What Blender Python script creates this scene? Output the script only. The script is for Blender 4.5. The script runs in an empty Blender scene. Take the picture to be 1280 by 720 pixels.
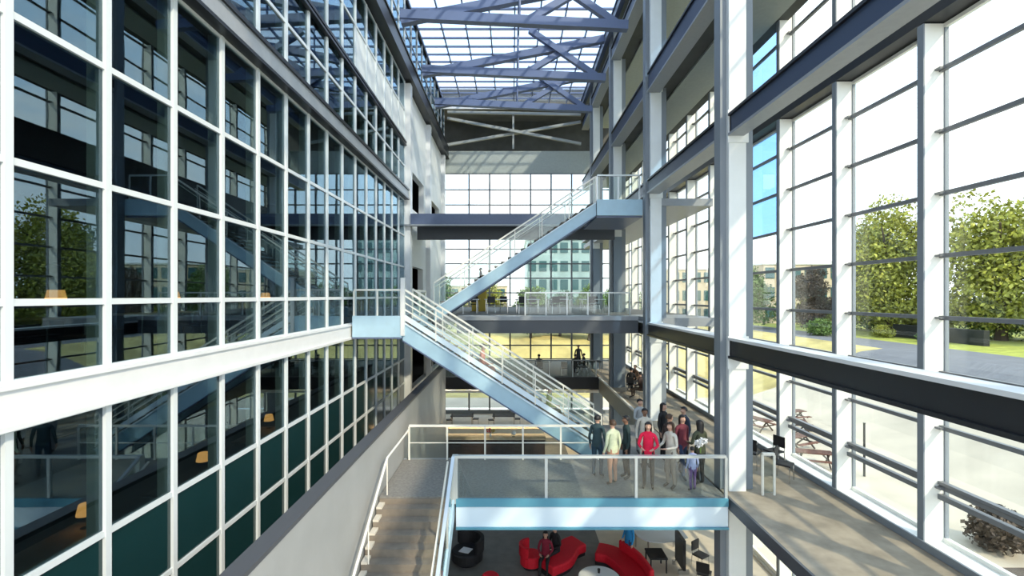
import bpy, bmesh, math, random
from mathutils import Vector, Matrix
random.seed(7)
C = bpy.context.scene.collection
H0 = 9.3                      # camera height; all 'h' values are relative to the eye, world z = h + H0
F = 600.0; CX = 640.0; CY = 370.0

def P(x, y, h):               # ground-plan point for a measured spot at height h (used for plan layout)
    Y = F * (-h) / (y - CY)
    return Vector(((x - CX) / F * Y, Y, h))

# ------------------------------------------------------------------ materials
def mat(name, col, rough=.5, metal=0.0, noise=0.0, scale=8.0, emis=None, stren=0.0, spec=None, bump=0.0):
    m = bpy.data.materials.new(name); m.use_nodes = True
    nt = m.node_tree; b = nt.nodes['Principled BSDF']
    b.inputs['Base Color'].default_value = (*col, 1)
    b.inputs['Roughness'].default_value = rough
    b.inputs['Metallic'].default_value = metal
    if spec is not None: b.inputs['Specular IOR Level'].default_value = spec
    if noise > 0:
        tc = nt.nodes.new('ShaderNodeTexCoord')
        n = nt.nodes.new('ShaderNodeTexNoise'); n.inputs['Scale'].default_value = scale; n.inputs['Detail'].default_value = 5
        r = nt.nodes.new('ShaderNodeValToRGB')
        r.color_ramp.elements[0].position = .3; r.color_ramp.elements[1].position = .7
        r.color_ramp.elements[0].color = (*[max(0, c * (1 - noise)) for c in col], 1)
        r.color_ramp.elements[1].color = (*[min(1, c * (1 + noise)) for c in col], 1)
        nt.links.new(tc.outputs['Object'], n.inputs['Vector'])
        nt.links.new(n.outputs['Fac'], r.inputs['Fac'])
        nt.links.new(r.outputs['Color'], b.inputs['Base Color'])
        if bump > 0:
            bp = nt.nodes.new('ShaderNodeBump'); bp.inputs['Strength'].default_value = bump; bp.inputs['Distance'].default_value = .02
            nt.links.new(n.outputs['Fac'], bp.inputs['Height']); nt.links.new(bp.outputs['Normal'], b.inputs['Normal'])
    if emis:
        b.inputs['Emission Color'].default_value = (*emis, 1); b.inputs['Emission Strength'].default_value = stren
    return m

def glass(name, tint, ior, refl=(1, 1, 1), add=0.0):
    m = bpy.data.materials.new(name); m.use_nodes = True
    nt = m.node_tree; nt.nodes.clear()
    o = nt.nodes.new('ShaderNodeOutputMaterial'); mx = nt.nodes.new('ShaderNodeMixShader')
    t = nt.nodes.new('ShaderNodeBsdfTransparent'); t.inputs['Color'].default_value = (*tint, 1)
    g = nt.nodes.new('ShaderNodeBsdfGlossy'); g.inputs['Color'].default_value = (*refl, 1); g.inputs['Roughness'].default_value = 0.0
    ge = nt.nodes.new('ShaderNodeNewGeometry'); dt = nt.nodes.new('ShaderNodeVectorMath'); dt.operation = 'DOT_PRODUCT'
    nt.links.new(ge.outputs['Normal'], dt.inputs[0]); nt.links.new(ge.outputs['Incoming'], dt.inputs[1])
    def mth(op, a, b=None):
        q = nt.nodes.new('ShaderNodeMath'); q.operation = op
        for i, v in enumerate((a, b)):
            if v is None: continue
            if isinstance(v, (int, float)): q.inputs[i].default_value = v
            else: nt.links.new(v, q.inputs[i])
        return q.outputs[0]
    c = mth('ABSOLUTE', dt.outputs['Value']); p5 = mth('POWER', mth('SUBTRACT', 1.0, c), 5.0)
    fac = mth('ADD', mth('MULTIPLY', p5, 1 - ior), ior)      # Schlick reflectance, 'ior' holds F0
    n = nt.nodes.new('ShaderNodeTexNoise'); n.inputs['Scale'].default_value = .7
    tc = nt.nodes.new('ShaderNodeTexCoord'); nt.links.new(tc.outputs['Object'], n.inputs['Vector'])
    bp = nt.nodes.new('ShaderNodeBump'); bp.inputs['Strength'].default_value = .05; bp.inputs['Distance'].default_value = .02
    nt.links.new(n.outputs['Fac'], bp.inputs['Height']); nt.links.new(bp.outputs['Normal'], g.inputs['Normal'])
    nt.links.new(fac, mx.inputs[0])
    nt.links.new(t.outputs[0], mx.inputs[1]); nt.links.new(g.outputs[0], mx.inputs[2]); nt.links.new(mx.outputs[0], o.inputs['Surface'])
    return m

M = {}
M['white'] = mat('white_steel', (.68, .69, .69), .4, noise=.03, scale=3)
M['mull'] = mat('mullion_white', (.62, .66, .67), .35)
M['fin'] = mat('fin_cream', (.86, .86, .80), .45)
M['colshade'] = mat('column_shade_slate', (.17, .22, .27), .45)  # column colour darkened for the shade on the far columns' lower parts
M['dgrey'] = mat('charcoal_steel', (.06, .07, .085), .45)
M['dark'] = mat('dark_steel', (.014, .016, .020), .35)
M['navy'] = mat('navy_steel', (.03, .05, .10), .4)
M['slate'] = mat('slate_steel', (.09, .12, .20), .4, noise=.05)
M['roofsteel'] = mat('roof_steel', (.13, .17, .29), .4)
M['grey'] = mat('grey_steel', (.28, .30, .32), .4, noise=.04)
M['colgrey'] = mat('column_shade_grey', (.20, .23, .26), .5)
M['column'] = mat('column_paint', (.74, .77, .76), .45, noise=.03, scale=2)
M['blue'] = mat('pale_blue_steel', (.36, .53, .64), .35, noise=.04, scale=4)
M['paleblue'] = mat('fascia_blue_white', (.66, .77, .85), .35)
M['teal'] = mat('teal_steel', (.09, .28, .38), .35)
M['carpet'] = mat('grey_carpet', (.19, .185, .17), .9, noise=.18, scale=14, bump=.2)
M['lounge'] = mat('lounge_floor', (.17, .165, .15), .7, noise=.12, scale=3)
M['balc'] = mat('balcony_carpet', (.33, .28, .21), .85, noise=.22, scale=2.5, bump=.1)
M['step'] = mat('step_stone', (.20, .17, .135), .75, noise=.12, scale=6)
M['nosing'] = mat('step_nosing', (.62, .58, .50), .5)
M['panel'] = mat('brushed_panel', (.33, .34, .34), .4, metal=.0, noise=.06, scale=1.2)
M['cap'] = mat('parapet_cap', (.07, .075, .085), .45)
M['rail'] = mat('rail_cream', (.80, .78, .70), .35)
M['railw'] = mat('rail_steel', (.62, .66, .66), .3, metal=.5)
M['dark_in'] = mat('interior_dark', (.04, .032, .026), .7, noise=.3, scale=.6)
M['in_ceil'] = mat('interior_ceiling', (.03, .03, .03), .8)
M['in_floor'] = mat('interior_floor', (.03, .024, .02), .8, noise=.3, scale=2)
M['spandrel'] = mat('teal_spandrel_glass', (.006, .030, .032), .12, spec=.6)
M['plaster'] = mat('white_plaster', (.76, .77, .74), .6, noise=.05, scale=.7)
M['lintel'] = mat('grey_green_panel', (.34, .37, .34), .6, noise=.05)
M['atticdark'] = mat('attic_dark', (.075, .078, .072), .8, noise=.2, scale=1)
M['atticsteel'] = mat('attic_steel', (.30, .31, .29), .5)
M['tan'] = mat('tan_wood', (.66, .52, .35), .5, noise=.15, scale=4)
M['brown'] = mat('dark_brown_wood', (.035, .018, .012), .4, noise=.3, scale=3)
M['red'] = mat('red_fabric', (.62, .004, .02), .7, noise=.1, scale=20)
M['black'] = mat('black_fabric', (.012, .012, .014), .6)
M['tabletop'] = mat('white_laminate', (.72, .75, .76), .3)
M['chrome'] = mat('chrome', (.6, .6, .6), .2, metal=1)
M['paper'] = mat('white_paper', (.8, .8, .8), .6)
M['lamp'] = mat('amber_lamp', (.9, .45, .12), .5, emis=(1, .42, .12), stren=2.2)
M['yellow'] = mat('mustard_fabric', (.45, .33, .05), .8)
M['rust'] = mat('rust_fabric', (.35, .07, .035), .8)
M['bluefab'] = mat('blue_fabric', (.03, .16, .42), .7)
M['pave'] = mat('pavement', (.56, .49, .38), .85, noise=.14, scale=.35)
M['asphalt'] = mat('asphalt', (.17, .17, .18), .85, noise=.10, scale=.8)
M['sungrass'] = mat('sunlit_grass', (.52, .42, .16), .9, noise=.3, scale=.5)  # far grass with the yellow of sunlight put into its colour
M['creamfl'] = mat('sunlit_cream_floor', (.62, .54, .42), .6, noise=.08, scale=2)  # cream flooring, with sunlit brightness added to the colour
M['barg'] = mat('bar_grey', (.17, .18, .19), .4)
M['grass'] = mat('grass', (.34, .36, .06), .9, noise=.3, scale=1.5)
M['leafA'] = mat('leaf_yellow_green', (.30, .31, .05), .7, noise=.55, scale=1.6)
M['leafB'] = mat('leaf_green', (.12, .20, .045), .7, noise=.5, scale=1.6)
M['leafC'] = mat('leaf_bluegreen', (.11, .17, .12), .7, noise=.4, scale=1.6)
M['leafD'] = mat('leaf_brown', (.09, .065, .045), .7, noise=.4, scale=1.6)
M['bark'] = mat('bark', (.09, .065, .045), .9)
M['buff'] = mat('buff_render', (.55, .46, .33), .8, noise=.08, scale=.5)
M['bwin'] = mat('far_window', (.05, .12, .13), .15)
M['tealb'] = mat('far_teal_cladding', (.30, .42, .42), .4, noise=.2, scale=.5)
M['brick'] = mat('rusty_brick', (.13, .05, .03), .8, noise=.4, scale=2)
M['g_left'] = glass('curtain_glass', (.42, .49, .48), .13, refl=(.66, .86, 1.0))  # blue of the sky put into the reflection colour
M['g_right'] = glass('clear_window_glass', (.95, .975, .97), .02)
M['g_blue'] = glass('blue_tint_glass', (.50, .70, .92), .04)
M['g_roof'] = glass('roof_glass', (.86, .91, .97), .02)
M['g_rail'] = glass('balustrade_glass', (.91, .95, .94), .04)

# ------------------------------------------------------------------ mesh builder (x, y, h coordinates)
class MB:
    def __init__(s): s.v = []; s.f = []; s.m = []
    def add(s, vs, fs, mi=0):
        n = len(s.v); s.v += [tuple(v) for v in vs]; s.f += [tuple(n + i for i in f) for f in fs]; s.m += [mi] * len(fs); return s
    def box(s, x0, x1, y0, y1, z0, z1, mi=0):
        x0, x1 = sorted((x0, x1)); y0, y1 = sorted((y0, y1)); z0, z1 = sorted((z0, z1))
        v = [(x0,y0,z0),(x1,y0,z0),(x1,y1,z0),(x0,y1,z0),(x0,y0,z1),(x1,y0,z1),(x1,y1,z1),(x0,y1,z1)]
        return s.add(v, [(0,3,2,1),(4,5,6,7),(0,1,5,4),(1,2,6,5),(2,3,7,6),(3,0,4,7)], mi)
    def bar(s, a, b, w, t, mi=0, up=(0,0,1)):      # rectangular bar from a to b, w sideways, t along 'up'
        a = Vector(a); b = Vector(b); d = (b - a).normalized(); up = Vector(up)
        sd = d.cross(up)
        if sd.length < 1e-4: sd = Vector((1,0,0))
        sd.normalize(); u = sd.cross(d).normalized()
        v = []
        for p in (a, b):
            for i, j in ((-1,-1),(1,-1),(1,1),(-1,1)): v.append(p + sd*w/2*i + u*t/2*j)
        return s.add(v, [(0,1,2,3),(7,6,5,4),(0,4,5,1),(1,5,6,2),(2,6,7,3),(3,7,4,0)], mi)
    def tube(s, pts, r, n=8, mi=0, caps=True):
        pts = [Vector(p) for p in pts]; rs = r if isinstance(r, (list, tuple)) else [r]*len(pts)
        v = []; f = []
        for i, p in enumerate(pts):
            d = (pts[min(i+1, len(pts)-1)] - pts[max(i-1, 0)]).normalized()
            a = d.cross(Vector((0,0,1)));
            if a.length < 1e-3: a = d.cross(Vector((0,1,0)))
            a.normalize(); b = d.cross(a)
            for k in range(n):
                t = 2*math.pi*k/n; v.append(p + (a*math.cos(t) + b*math.sin(t))*rs[i])
        for i in range(len(pts)-1):
            for k in range(n):
                k2 = (k+1) % n; f.append((i*n+k, i*n+k2, (i+1)*n+k2, (i+1)*n+k))
        if caps: f.append(tuple(range(n-1,-1,-1))); f.append(tuple((len(pts)-1)*n + k for k in range(n)))
        return s.add(v, f, mi)
    def lathe(s, cx, cy, prof, n=24, mi=0):       # prof [(r,h)...]
        v = []; f = []
        for r, z in prof:
            for k in range(n):
                t = 2*math.pi*k/n; v.append((cx + r*math.cos(t), cy + r*math.sin(t), z))
        for i in range(len(prof)-1):
            for k in range(n):
                k2 = (k+1) % n; f.append((i*n+k, i*n+k2, (i+1)*n+k2, (i+1)*n+k))
        f.append(tuple(range(n-1,-1,-1))); f.append(tuple((len(prof)-1)*n + k for k in range(n)))
        return s.add(v, f, mi)
    def ball(s, c, rx, ry, rz, n=10, mi=0):
        return s.lathe2(c, rx, ry, rz, n, mi)
    def lathe2(s, c, rx, ry, rz, n, mi):
        v = []; f = []; R = n//2+1
        for i in range(R+1):
            ph = math.pi*i/R
            for k in range(n):
                t = 2*math.pi*k/n
                v.append((c[0]+rx*math.sin(ph)*math.cos(t), c[1]+ry*math.sin(ph)*math.sin(t), c[2]-rz*math.cos(ph)))
        for i in range(R):
            for k in range(n):
                k2 = (k+1) % n; f.append((i*n+k, i*n+k2, (i+1)*n+k2, (i+1)*n+k))
        return s.add(v, f, mi)
    def prism(s, poly, z0, z1, mi=0):
        n = len(poly); v = [(x,y,z0) for x,y in poly] + [(x,y,z1) for x,y in poly]
        f = [tuple(range(n-1,-1,-1)), tuple(range(n,2*n))] + [(i,(i+1)%n,n+(i+1)%n,n+i) for i in range(n)]
        return s.add(v, f, mi)
    def side(s, poly, y0, y1, mi=0):              # polygon in x/h plane extruded along y
        n = len(poly); v = [(x,y0,z) for x,z in poly] + [(x,y1,z) for x,z in poly]
        f = [tuple(range(n)), tuple(range(2*n-1,n-1,-1))] + [(i,n+i,n+(i+1)%n,(i+1)%n) for i in range(n)]
        return s.add(v, f, mi)
    def build(s, name, mats, parent=None, bevel=0, smooth=False):
        me = bpy.data.meshes.new(name)
        off = Vector((0,0,-H0)) if parent is None else wloc(parent) - Vector((0,0,H0))
        if parent is None: off = Vector((0,0,-H0)); base = Vector((0,0,0))
        me.from_pydata([tuple(Vector(v) - off) for v in s.v], [], s.f)
        ms = mats if isinstance(mats, (list, tuple)) else [mats]
        for m in ms: me.materials.append(m)
        for p, mi in zip(me.polygons, s.m): p.material_index = mi; p.use_smooth = smooth
        bm = bmesh.new(); bm.from_mesh(me); bmesh.ops.recalc_face_normals(bm, faces=bm.faces); bm.to_mesh(me); bm.free()
        o = bpy.data.objects.new(name, me); C.objects.link(o)
        if parent is not None: o.parent = parent
        if bevel:
            b = o.modifiers.new('bevel', 'BEVEL'); b.width = bevel; b.segments = 2; b.limit_method = 'ANGLE'
        return o
WL = {}
def wloc(o):
    v = Vector(o.location)
    while o.parent is not None: o = o.parent; v += Vector(o.location)
    return v
def tag(o, label=None, cat=None, group=None, kind=None):
    if label: o['label'] = label
    if cat: o['category'] = cat
    if group: o['group'] = group
    if kind: o['kind'] = kind
    return o
def empty(name, x, y, h, label=None, cat=None, group=None, kind=None):
    o = bpy.data.objects.new(name, None); o.empty_display_size = .2; C.objects.link(o)
    o.location = (x, y, h + H0); return tag(o, label, cat, group, kind)
def struct(name, mb, m, **k):
    return tag(mb.build(name, m, **k), kind='structure')
def copy_tree(o, parent=None):
    c = o.copy(); C.objects.link(c); c.parent = parent
    for ch in [q for q in o.children]: copy_tree(ch, c)
    return c

L0, L1, L2, L3, L4, ROOF = -9.3, -5.1, -.9, 4.0, 8.9, 15.0
XL, XR, XW, YF = -5.4, 5.5, 8.75, 38.0
wn = [0]
def window(ys, cells, frame_bars, gm, side, extra=None):
    """glazed unit: Empty window_n > window_frame, pane (+ spandrel_panel)"""
    pass

# ------------------------------------------------------------------ LEFT CURTAIN WALL
SP = 1.26
ybay = [5.10 + SP*k for k in range(-5, 16)]       # up to 24.0
storeys = [(-9.3, -1.41, [-7.0, -5.55, -4.33, -3.13]), (-.95, 4.8, [-.07, 1.45, 3.02]),
           (5.35, 10.75, [6.5, 7.6, 9.3]), (11.75, 15.0, [13.4])]
for k in range(len(ybay)-1):
    a, b = ybay[k], ybay[k+1]
    for si, (z0, z1, tr) in enumerate(storeys):
        wn[0] += 1
        w = empty(f'window_{wn[0]}', XL, (a+b)/2, z0, kind='structure')
        f = MB(); hw = .045
        f.box(XL-.20, XL+.06, a, a+hw, z0, z1); f.box(XL-.20, XL+.06, b-hw, b, z0, z1)
        for z in tr: f.box(XL-.05, XL+.045, a+hw, b-hw, z-.04, z+.04)
        f.box(XL-.05, XL+.045, a+hw, b-hw, z0, z0+.05); f.box(XL-.05, XL+.045, a+hw, b-hw, z1-.05, z1)
        f.build('window_frame', M['mull'], w)
        zs = [z0] + tr + [z1]; g = MB(); sp = MB(); wh = MB()
        for i in range(len(zs)-1):
            q0, q1 = zs[i]+.045, zs[i+1]-.045
            opaque = (si == 0 and zs[i+1] <= -3.1)
            white = (si == 2 and zs[i] == 7.6 and a > 16.2)
            (sp if opaque else wh if white else g).box(XL-.012, XL+.012, a+hw, b-hw, q0, q1)
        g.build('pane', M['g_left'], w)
        if sp.v: sp.build('spandrel_panel', M['spandrel'], w)
        if wh.v: wh.build('infill_panel', M['plaster'], w)
Y0, Y1 = ybay[0], ybay[-1]
# white spandrel band with lips
s = MB(); s.box(XL-.15, XL+.10, Y0, Y1, -1.38, -.98); s.box(XL-.15, XL+.16, Y0, Y1, -1.42, -1.36); s.box(XL-.15, XL+.14, Y0, Y1, -.99, -.94)
struct('trim_1', s, M['white'])
def channel(name, x0, x1, y0, y1, z0, z1, face, edge, label, group=None):
    t = empty(name, (x0+x1)/2, (y0+y1)/2, z0, label, 'beam', group)
    MB().box(x0+.05, x1-.05, y0, y1, z0+.07, z1-.09).build('beam_web', face, t)
    MB().box(x0, x1, y0, y1, z0, z0+.07).build('beam_flange', edge[0], t)
    MB().box(x0, x1, y0, y1, z1-.09, z1).build('beam_flange', edge[1], t)
    return t
channel('steel_beam', XL-.1, XL+.28, Y0, Y1, 4.8, 5.35, M['grey'], (M['dark'], M['dark']), 'long grey steel channel beam with black edges, running along the glazed office wall')
channel('steel_beam', XL-.1, XL+.45, Y0, YF, 10.8, 11.7, M['dark'], (M['dark'], M['dark']), 'heavy black beam high on the glazed office wall, just under the skylight side glazing')
channel('steel_beam', XL+.02, XL+.14, Y0, Y1, 7.5, 7.72, M['dark'], (M['dark'], M['dark']), 'thin black rail across the upper office glazing, lower edge of the white infill panels')
# offices behind the glass: slabs, back wall, interior columns
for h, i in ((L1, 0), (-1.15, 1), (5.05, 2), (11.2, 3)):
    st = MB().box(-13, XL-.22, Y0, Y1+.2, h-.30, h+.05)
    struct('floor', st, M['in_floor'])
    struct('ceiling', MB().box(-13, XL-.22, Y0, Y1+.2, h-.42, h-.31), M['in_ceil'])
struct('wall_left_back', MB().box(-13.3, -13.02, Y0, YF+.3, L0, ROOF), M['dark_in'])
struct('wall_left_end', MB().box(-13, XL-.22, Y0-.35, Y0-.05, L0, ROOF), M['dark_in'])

# far end of the left side: plastered wall with openings (Y 24 .. 38)
wl = MB()
def wall_open(mb, x0, x1, ya, yb, za, zb, holes):
    ys = sorted({ya, yb, *[h[0] for h in holes], *[h[1] for h in holes]}); zs = sorted({za, zb, *[h[2] for h in holes], *[h[3] for h in holes]})
    for i in range(len(ys)-1):
        for j in range(len(zs)-1):
            cy = (ys[i]+ys[i+1])/2; cz = (zs[j]+zs[j+1])/2
            if not any(h[0] < cy < h[1] and h[2] < cz < h[3] for h in holes): mb.box(x0, x1, ys[i], ys[i+1], zs[j], zs[j+1])
holes = [(25.4, 29.3, 4.7, 6.7), (31.5, 35.5, 4.9, 6.4), (25.5, 29.0, -.6, 1.6), (25.5, 31.0, -5.0, -1.6), (32, 36, -5.0, -1.6), (25.5, 36, -9.2, -6.2)]
wall_open(wl, XL-.3, XL+.02, Y1+.01, YF, L0, 10.75, holes)
struct('wall_left', wl, M['plaster'])
# upper left clerestory over the plastered wall
for k in range(9):
    a = 24.0 + k*(14/9); b = a + 14/9; wn[0] += 1
    w = empty(f'window_{wn[0]}', XL, (a+b)/2, 11.75, kind='structure')
    f = MB(); f.box(XL-.1, XL+.06, a, a+.05, 11.75, 15); f.box(XL-.1, XL+.06, b-.05, b, 11.75, 15); f.box(XL-.05, XL+.04, a, b, 13.36, 13.44)
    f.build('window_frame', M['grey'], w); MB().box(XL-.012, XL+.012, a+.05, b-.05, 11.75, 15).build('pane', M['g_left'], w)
# slender pilasters on the plastered wall
for y in (24.35, 30.2, 36.6):
    struct('trim_2' if y < 25 else 'trim_3' if y < 31 else 'trim_4', MB().box(XL+.021, XL+.3, y-.22, y+.22, L0, 10.7), M['white'])
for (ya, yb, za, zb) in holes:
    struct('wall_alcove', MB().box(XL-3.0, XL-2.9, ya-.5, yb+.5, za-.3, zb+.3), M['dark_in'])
for h in (L1, L2, L3):
    struct('floor', MB().box(-13, XL-.31, Y1+.25, YF, h-.35, h), M['in_floor'])

# ------------------------------------------------------------------ RIGHT WINDOW WALL
yr = [9.76 + 2.62*k for k in range(-4, 11)] + [YF]
st_r = [(-9.2, -5.5, [-7.4, -6.3]), (-5.0, 5.5, [-3.85, -2.65, -1.62, -.44, .81, 2.06, 3.31, 4.56]), (6.9, 15.0, [8.15, 9.4, 10.65, 11.9, 13.15])]
for k in range(len(yr)-1):
    a, b = yr[k], yr[k+1]
    for si, (z0, z1, bars) in enumerate(st_r):
        wn[0] += 1
        w = empty(f'window_{wn[0]}', XW, (a+b)/2, z0, kind='structure')
        f = MB(); f.box(XW-.42, XW+.04, b-.07, b+.07, z0, z1)
        f.box(XW-.04, XW+.05, a+.07, b-.07, z0, z0+.12); f.box(XW-.04, XW+.05, a+.07, b-.07, z1-.08, z1)
        f.build('window_frame', M['fin'], w)
        bb = MB()
        for z in bars:
            t = .085 if z != -1.62 else .22
            bb.box(XW-.13, XW-.05, a+.07, b-.07, z-t/2, z+t/2)
            bb.box(XW-.22, XW-.13, b-.20, b-.07, z-.02, z+.02)
            if z == -3.85: bb.box(XW-.16, XW-.05, a+.07, b-.07, z-.24, z-.14); bb.box(XW-.16, XW-.05, a+.07, b-.07, z+.06, z+.12)
        bb.build('glazing_bar', M['barg'], w)
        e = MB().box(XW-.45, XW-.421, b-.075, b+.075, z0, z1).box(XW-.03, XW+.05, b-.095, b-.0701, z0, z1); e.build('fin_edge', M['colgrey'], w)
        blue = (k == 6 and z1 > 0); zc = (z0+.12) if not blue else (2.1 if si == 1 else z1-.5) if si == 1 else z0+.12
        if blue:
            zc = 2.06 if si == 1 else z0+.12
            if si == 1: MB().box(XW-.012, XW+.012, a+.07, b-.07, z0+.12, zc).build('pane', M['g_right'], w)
            MB().box(XW-.012, XW+.012, a+.07, b-.07, zc, z1-.08).build('tinted_pane', M['g_blue'], w)  # upper glass of this one bay tinted blue
        else:
            MB().box(XW-.012, XW+.012, a+.07, b-.07, z0+.12, z1-.08).build('pane', M['g_right'], w)
struct('trim_5', MB().box(XW-.45, XW+.15, yr[0], YF, 5.52, 6.88), M['dark'])
struct('trim_6', MB().box(XW-.20, XW+.15, yr[0], YF, -5.48, -5.02).box(XW-.45, XW+.15, yr[0], YF, -5.05, -4.96), M['fin'])
struct('baseboard_right', MB().box(XW-.50, XW-.455, yr[0], YF, -5.09, -4.93), M['colgrey'])
struct('wall_right', MB().box(XW-.1, XW+.15, yr[0], YF, L0-.2, -9.21), M['plaster'])

# ------------------------------------------------------------------ FLOORS
struct('floor', MB().box(-13, 3.3, -4, 31.5, L0-.3, L0), M['lounge'])
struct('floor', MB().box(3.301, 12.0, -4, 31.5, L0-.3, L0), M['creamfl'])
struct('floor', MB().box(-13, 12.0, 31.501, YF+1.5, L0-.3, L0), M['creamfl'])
fb = MB().box(XR, XW-.21, -1.5, YF, L1-.22, L1)
struct('floor', fb, M['balc'])
struct('trim_7', MB().box(XR-.06, XR-.001, -1.5, 12.2, L1-.26, L1+.03), M['cap'])
struct('trim_13', MB().box(XR-.06, XR-.001, 19.0, 30, L1-.9, L1-.06), M['lintel'])
struct('trim_14', MB().box(XR-.10, XR-.001, 19.0, 30, L1-.059, L1+.04), M['fin'])
# far first floor and second floor study decks
struct('floor', MB().box(XL+.31, XR-.07, 30.1, YF-.2, L1-.25, L1), M['carpet'])
struct('trim_8', MB().box(XL+.31, XR-.07, 30.0, 30.09, L1-.75, L1+.03), M['dark'])
struct('trim_9', MB().box(XL+.31, XR-.07, 30.0, 30.2, L1-.95, L1-.80), M['rail'])
struct('floor', MB().box(XL+.31, XW-.21, 23.2, YF-.2, L2-.35, L2-.001), M['carpet'])
# right galleries, second to fourth level (beyond the first column)
for h, y0 in ((L4, 12.9), (13.6, 12.9)):
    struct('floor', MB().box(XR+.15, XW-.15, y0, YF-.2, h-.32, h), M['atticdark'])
    struct('ceiling', MB().box(6.75, XW-.6, y0+.2, YF-.3, h-.42, h-.33), M['lintel'])
struct('floor', MB().box(XR+.15, XW-.5, 19.7, YF-.2, L3-.30, L3), M['grey'])
struct('floor', MB().box(XR+.15, XW-.25, 19.7, 23.19, L2-.35, L2), M['grey'])

# ------------------------------------------------------------------ COLUMNS
ords = ['nearest', 'second', 'third', 'fourth', 'fifth']
cy = [12.7, 19.8, 26.9, 33.6]
near_words = ['where the footbridge meets the balcony', 'at the end of the upper landing', 'beside the mid-level walkway, grey blue in shade', 'slim in the distance, next to the far window wall']
for i, y in enumerate(cy):
    t = empty('steel_column', XR+.4, y, L0, f'{ords[i]} pale steel column from the camera, {near_words[i]}', 'column', 'columns along the right gallery')
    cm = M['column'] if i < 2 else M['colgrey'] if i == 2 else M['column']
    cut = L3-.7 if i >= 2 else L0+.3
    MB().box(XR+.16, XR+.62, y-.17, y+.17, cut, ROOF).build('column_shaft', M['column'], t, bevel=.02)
    MB().box(XR+.16, XR+.62, y-.17, y+.17, L0, cut-.001).build('column_base', M['colshade'] if i >= 2 else M['column'], t)
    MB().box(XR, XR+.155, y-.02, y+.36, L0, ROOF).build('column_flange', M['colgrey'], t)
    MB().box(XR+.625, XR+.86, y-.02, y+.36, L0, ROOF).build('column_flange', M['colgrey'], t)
    for h in (4.75, -1.15, 9.1):
        MB().box(XR+.12, XR+.66, y-.21, y-.175, h-.75, h+.1).build('splice_plate', M['column'], t)
for (x, y, lab) in ((2.35+.5, 33.6, 'slim grey round column in front of the far window wall, nearer the right gallery'),):
    pass
# ------------------------------------------------------------------ BEAMS between columns
lev = [(-1.62, -1.08, M['dark'], (M['dark'], M['white']), 'mid-level'), (4.17, 4.75, M['navy'], (M['grey'], M['dark']), 'upper landing level'),
       (8.3, 9.1, M['navy'], (M['grey'], M['dark']), 'fourth level'), (13.1, 13.8, M['navy'], (M['grey'], M['dark']), 'roof level')]
segs = [(-1.5, 12.50)] + [(cy[i]+.38, cy[i+1]-.22) for i in range(3)] + [(cy[3]+.38, YF-.1)]
segw = ['in the open bay before the nearest column', 'between the nearest and second columns', 'between the second and third columns', 'between the third and fourth columns', 'from the fourth column to the far wall']
for li, (z0, z1, face, ed, lw) in enumerate(lev):
    for si, (a, b) in enumerate(segs):
        if si == 0 and li >= 2: continue
        t = empty('steel_beam', 5.85, (a+b)/2, z0, f'{"black" if li == 0 else "navy"} edge beam at {lw}, {segw[si]}', 'beam', 'edge beams of the right gallery')
        x0 = 5.68 if si == 0 else 5.56
        MB().box(x0, x0+.14, a, b, z0+.07, z1-.07).build('beam_web', face, t)
        MB().box(x0-.06, 6.04, a, b, z0, z0+.068).build('beam_flange', ed[0], t)
        MB().box(x0-.06, 6.04, a, b, z1-.068, z1).build('beam_flange', ed[1], t)
        if li == 0:
            pass
        if si == 0:
            MB().box(x0-.02, 6.02, b-.05, b-.001, z0+.07, z1-.07).build('end_plate', M['dark'], t)

# ------------------------------------------------------------------ RAILINGS
def railing(t, p0, p1, h=1.05, n=4, m_rail=None, m_post=None, postw=.05, railw=.07, g=True, mid=False):
    """parts of thing t: handrail, rail_post, glass_panel along p0-p1 (feet positions)"""
    p0 = Vector(p0); p1 = Vector(p1); up = Vector((0,0,h)); d = (p1-p0)
    mr = m_rail or M['railw']; mp = m_post or M['railw']
    MB().bar(p0+up, p1+up, railw, .06, up=(0,0,1)).build('handrail', mr, t)
    for i in range(n+1):
        q = p0 + d*i/n
        MB().bar(q, q+up-Vector((0,0,.03)), postw, postw, up=(0,1,0)).build('rail_post', mp, t)
    dn = d.normalized()
    for i in range(n if g else 0):
        a = p0 + d*i/n + dn*postw*.7; b = p0 + d*(i+1)/n - dn*postw*.7
        nrm = dn.cross(Vector((0,0,1))).normalized()*.006
        v = [a-nrm+Vector((0,0,.06)), b-nrm+Vector((0,0,.06)), b-nrm+up*.94, a-nrm+up*.94, a+nrm+Vector((0,0,.06)), b+nrm+Vector((0,0,.06)), b+nrm+up*.94, a+nrm+up*.94]
        MB().add(v, [(0,1,2,3),(7,6,5,4),(0,4,5,1),(1,5,6,2),(2,6,7,3),(3,7,4,0)]).build('glass_panel', M['g_rail'], t)
    if mid: MB().bar(p0+up*.5, p1+up*.5, .025, .025).build('mid_rail', mr, t)

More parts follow.
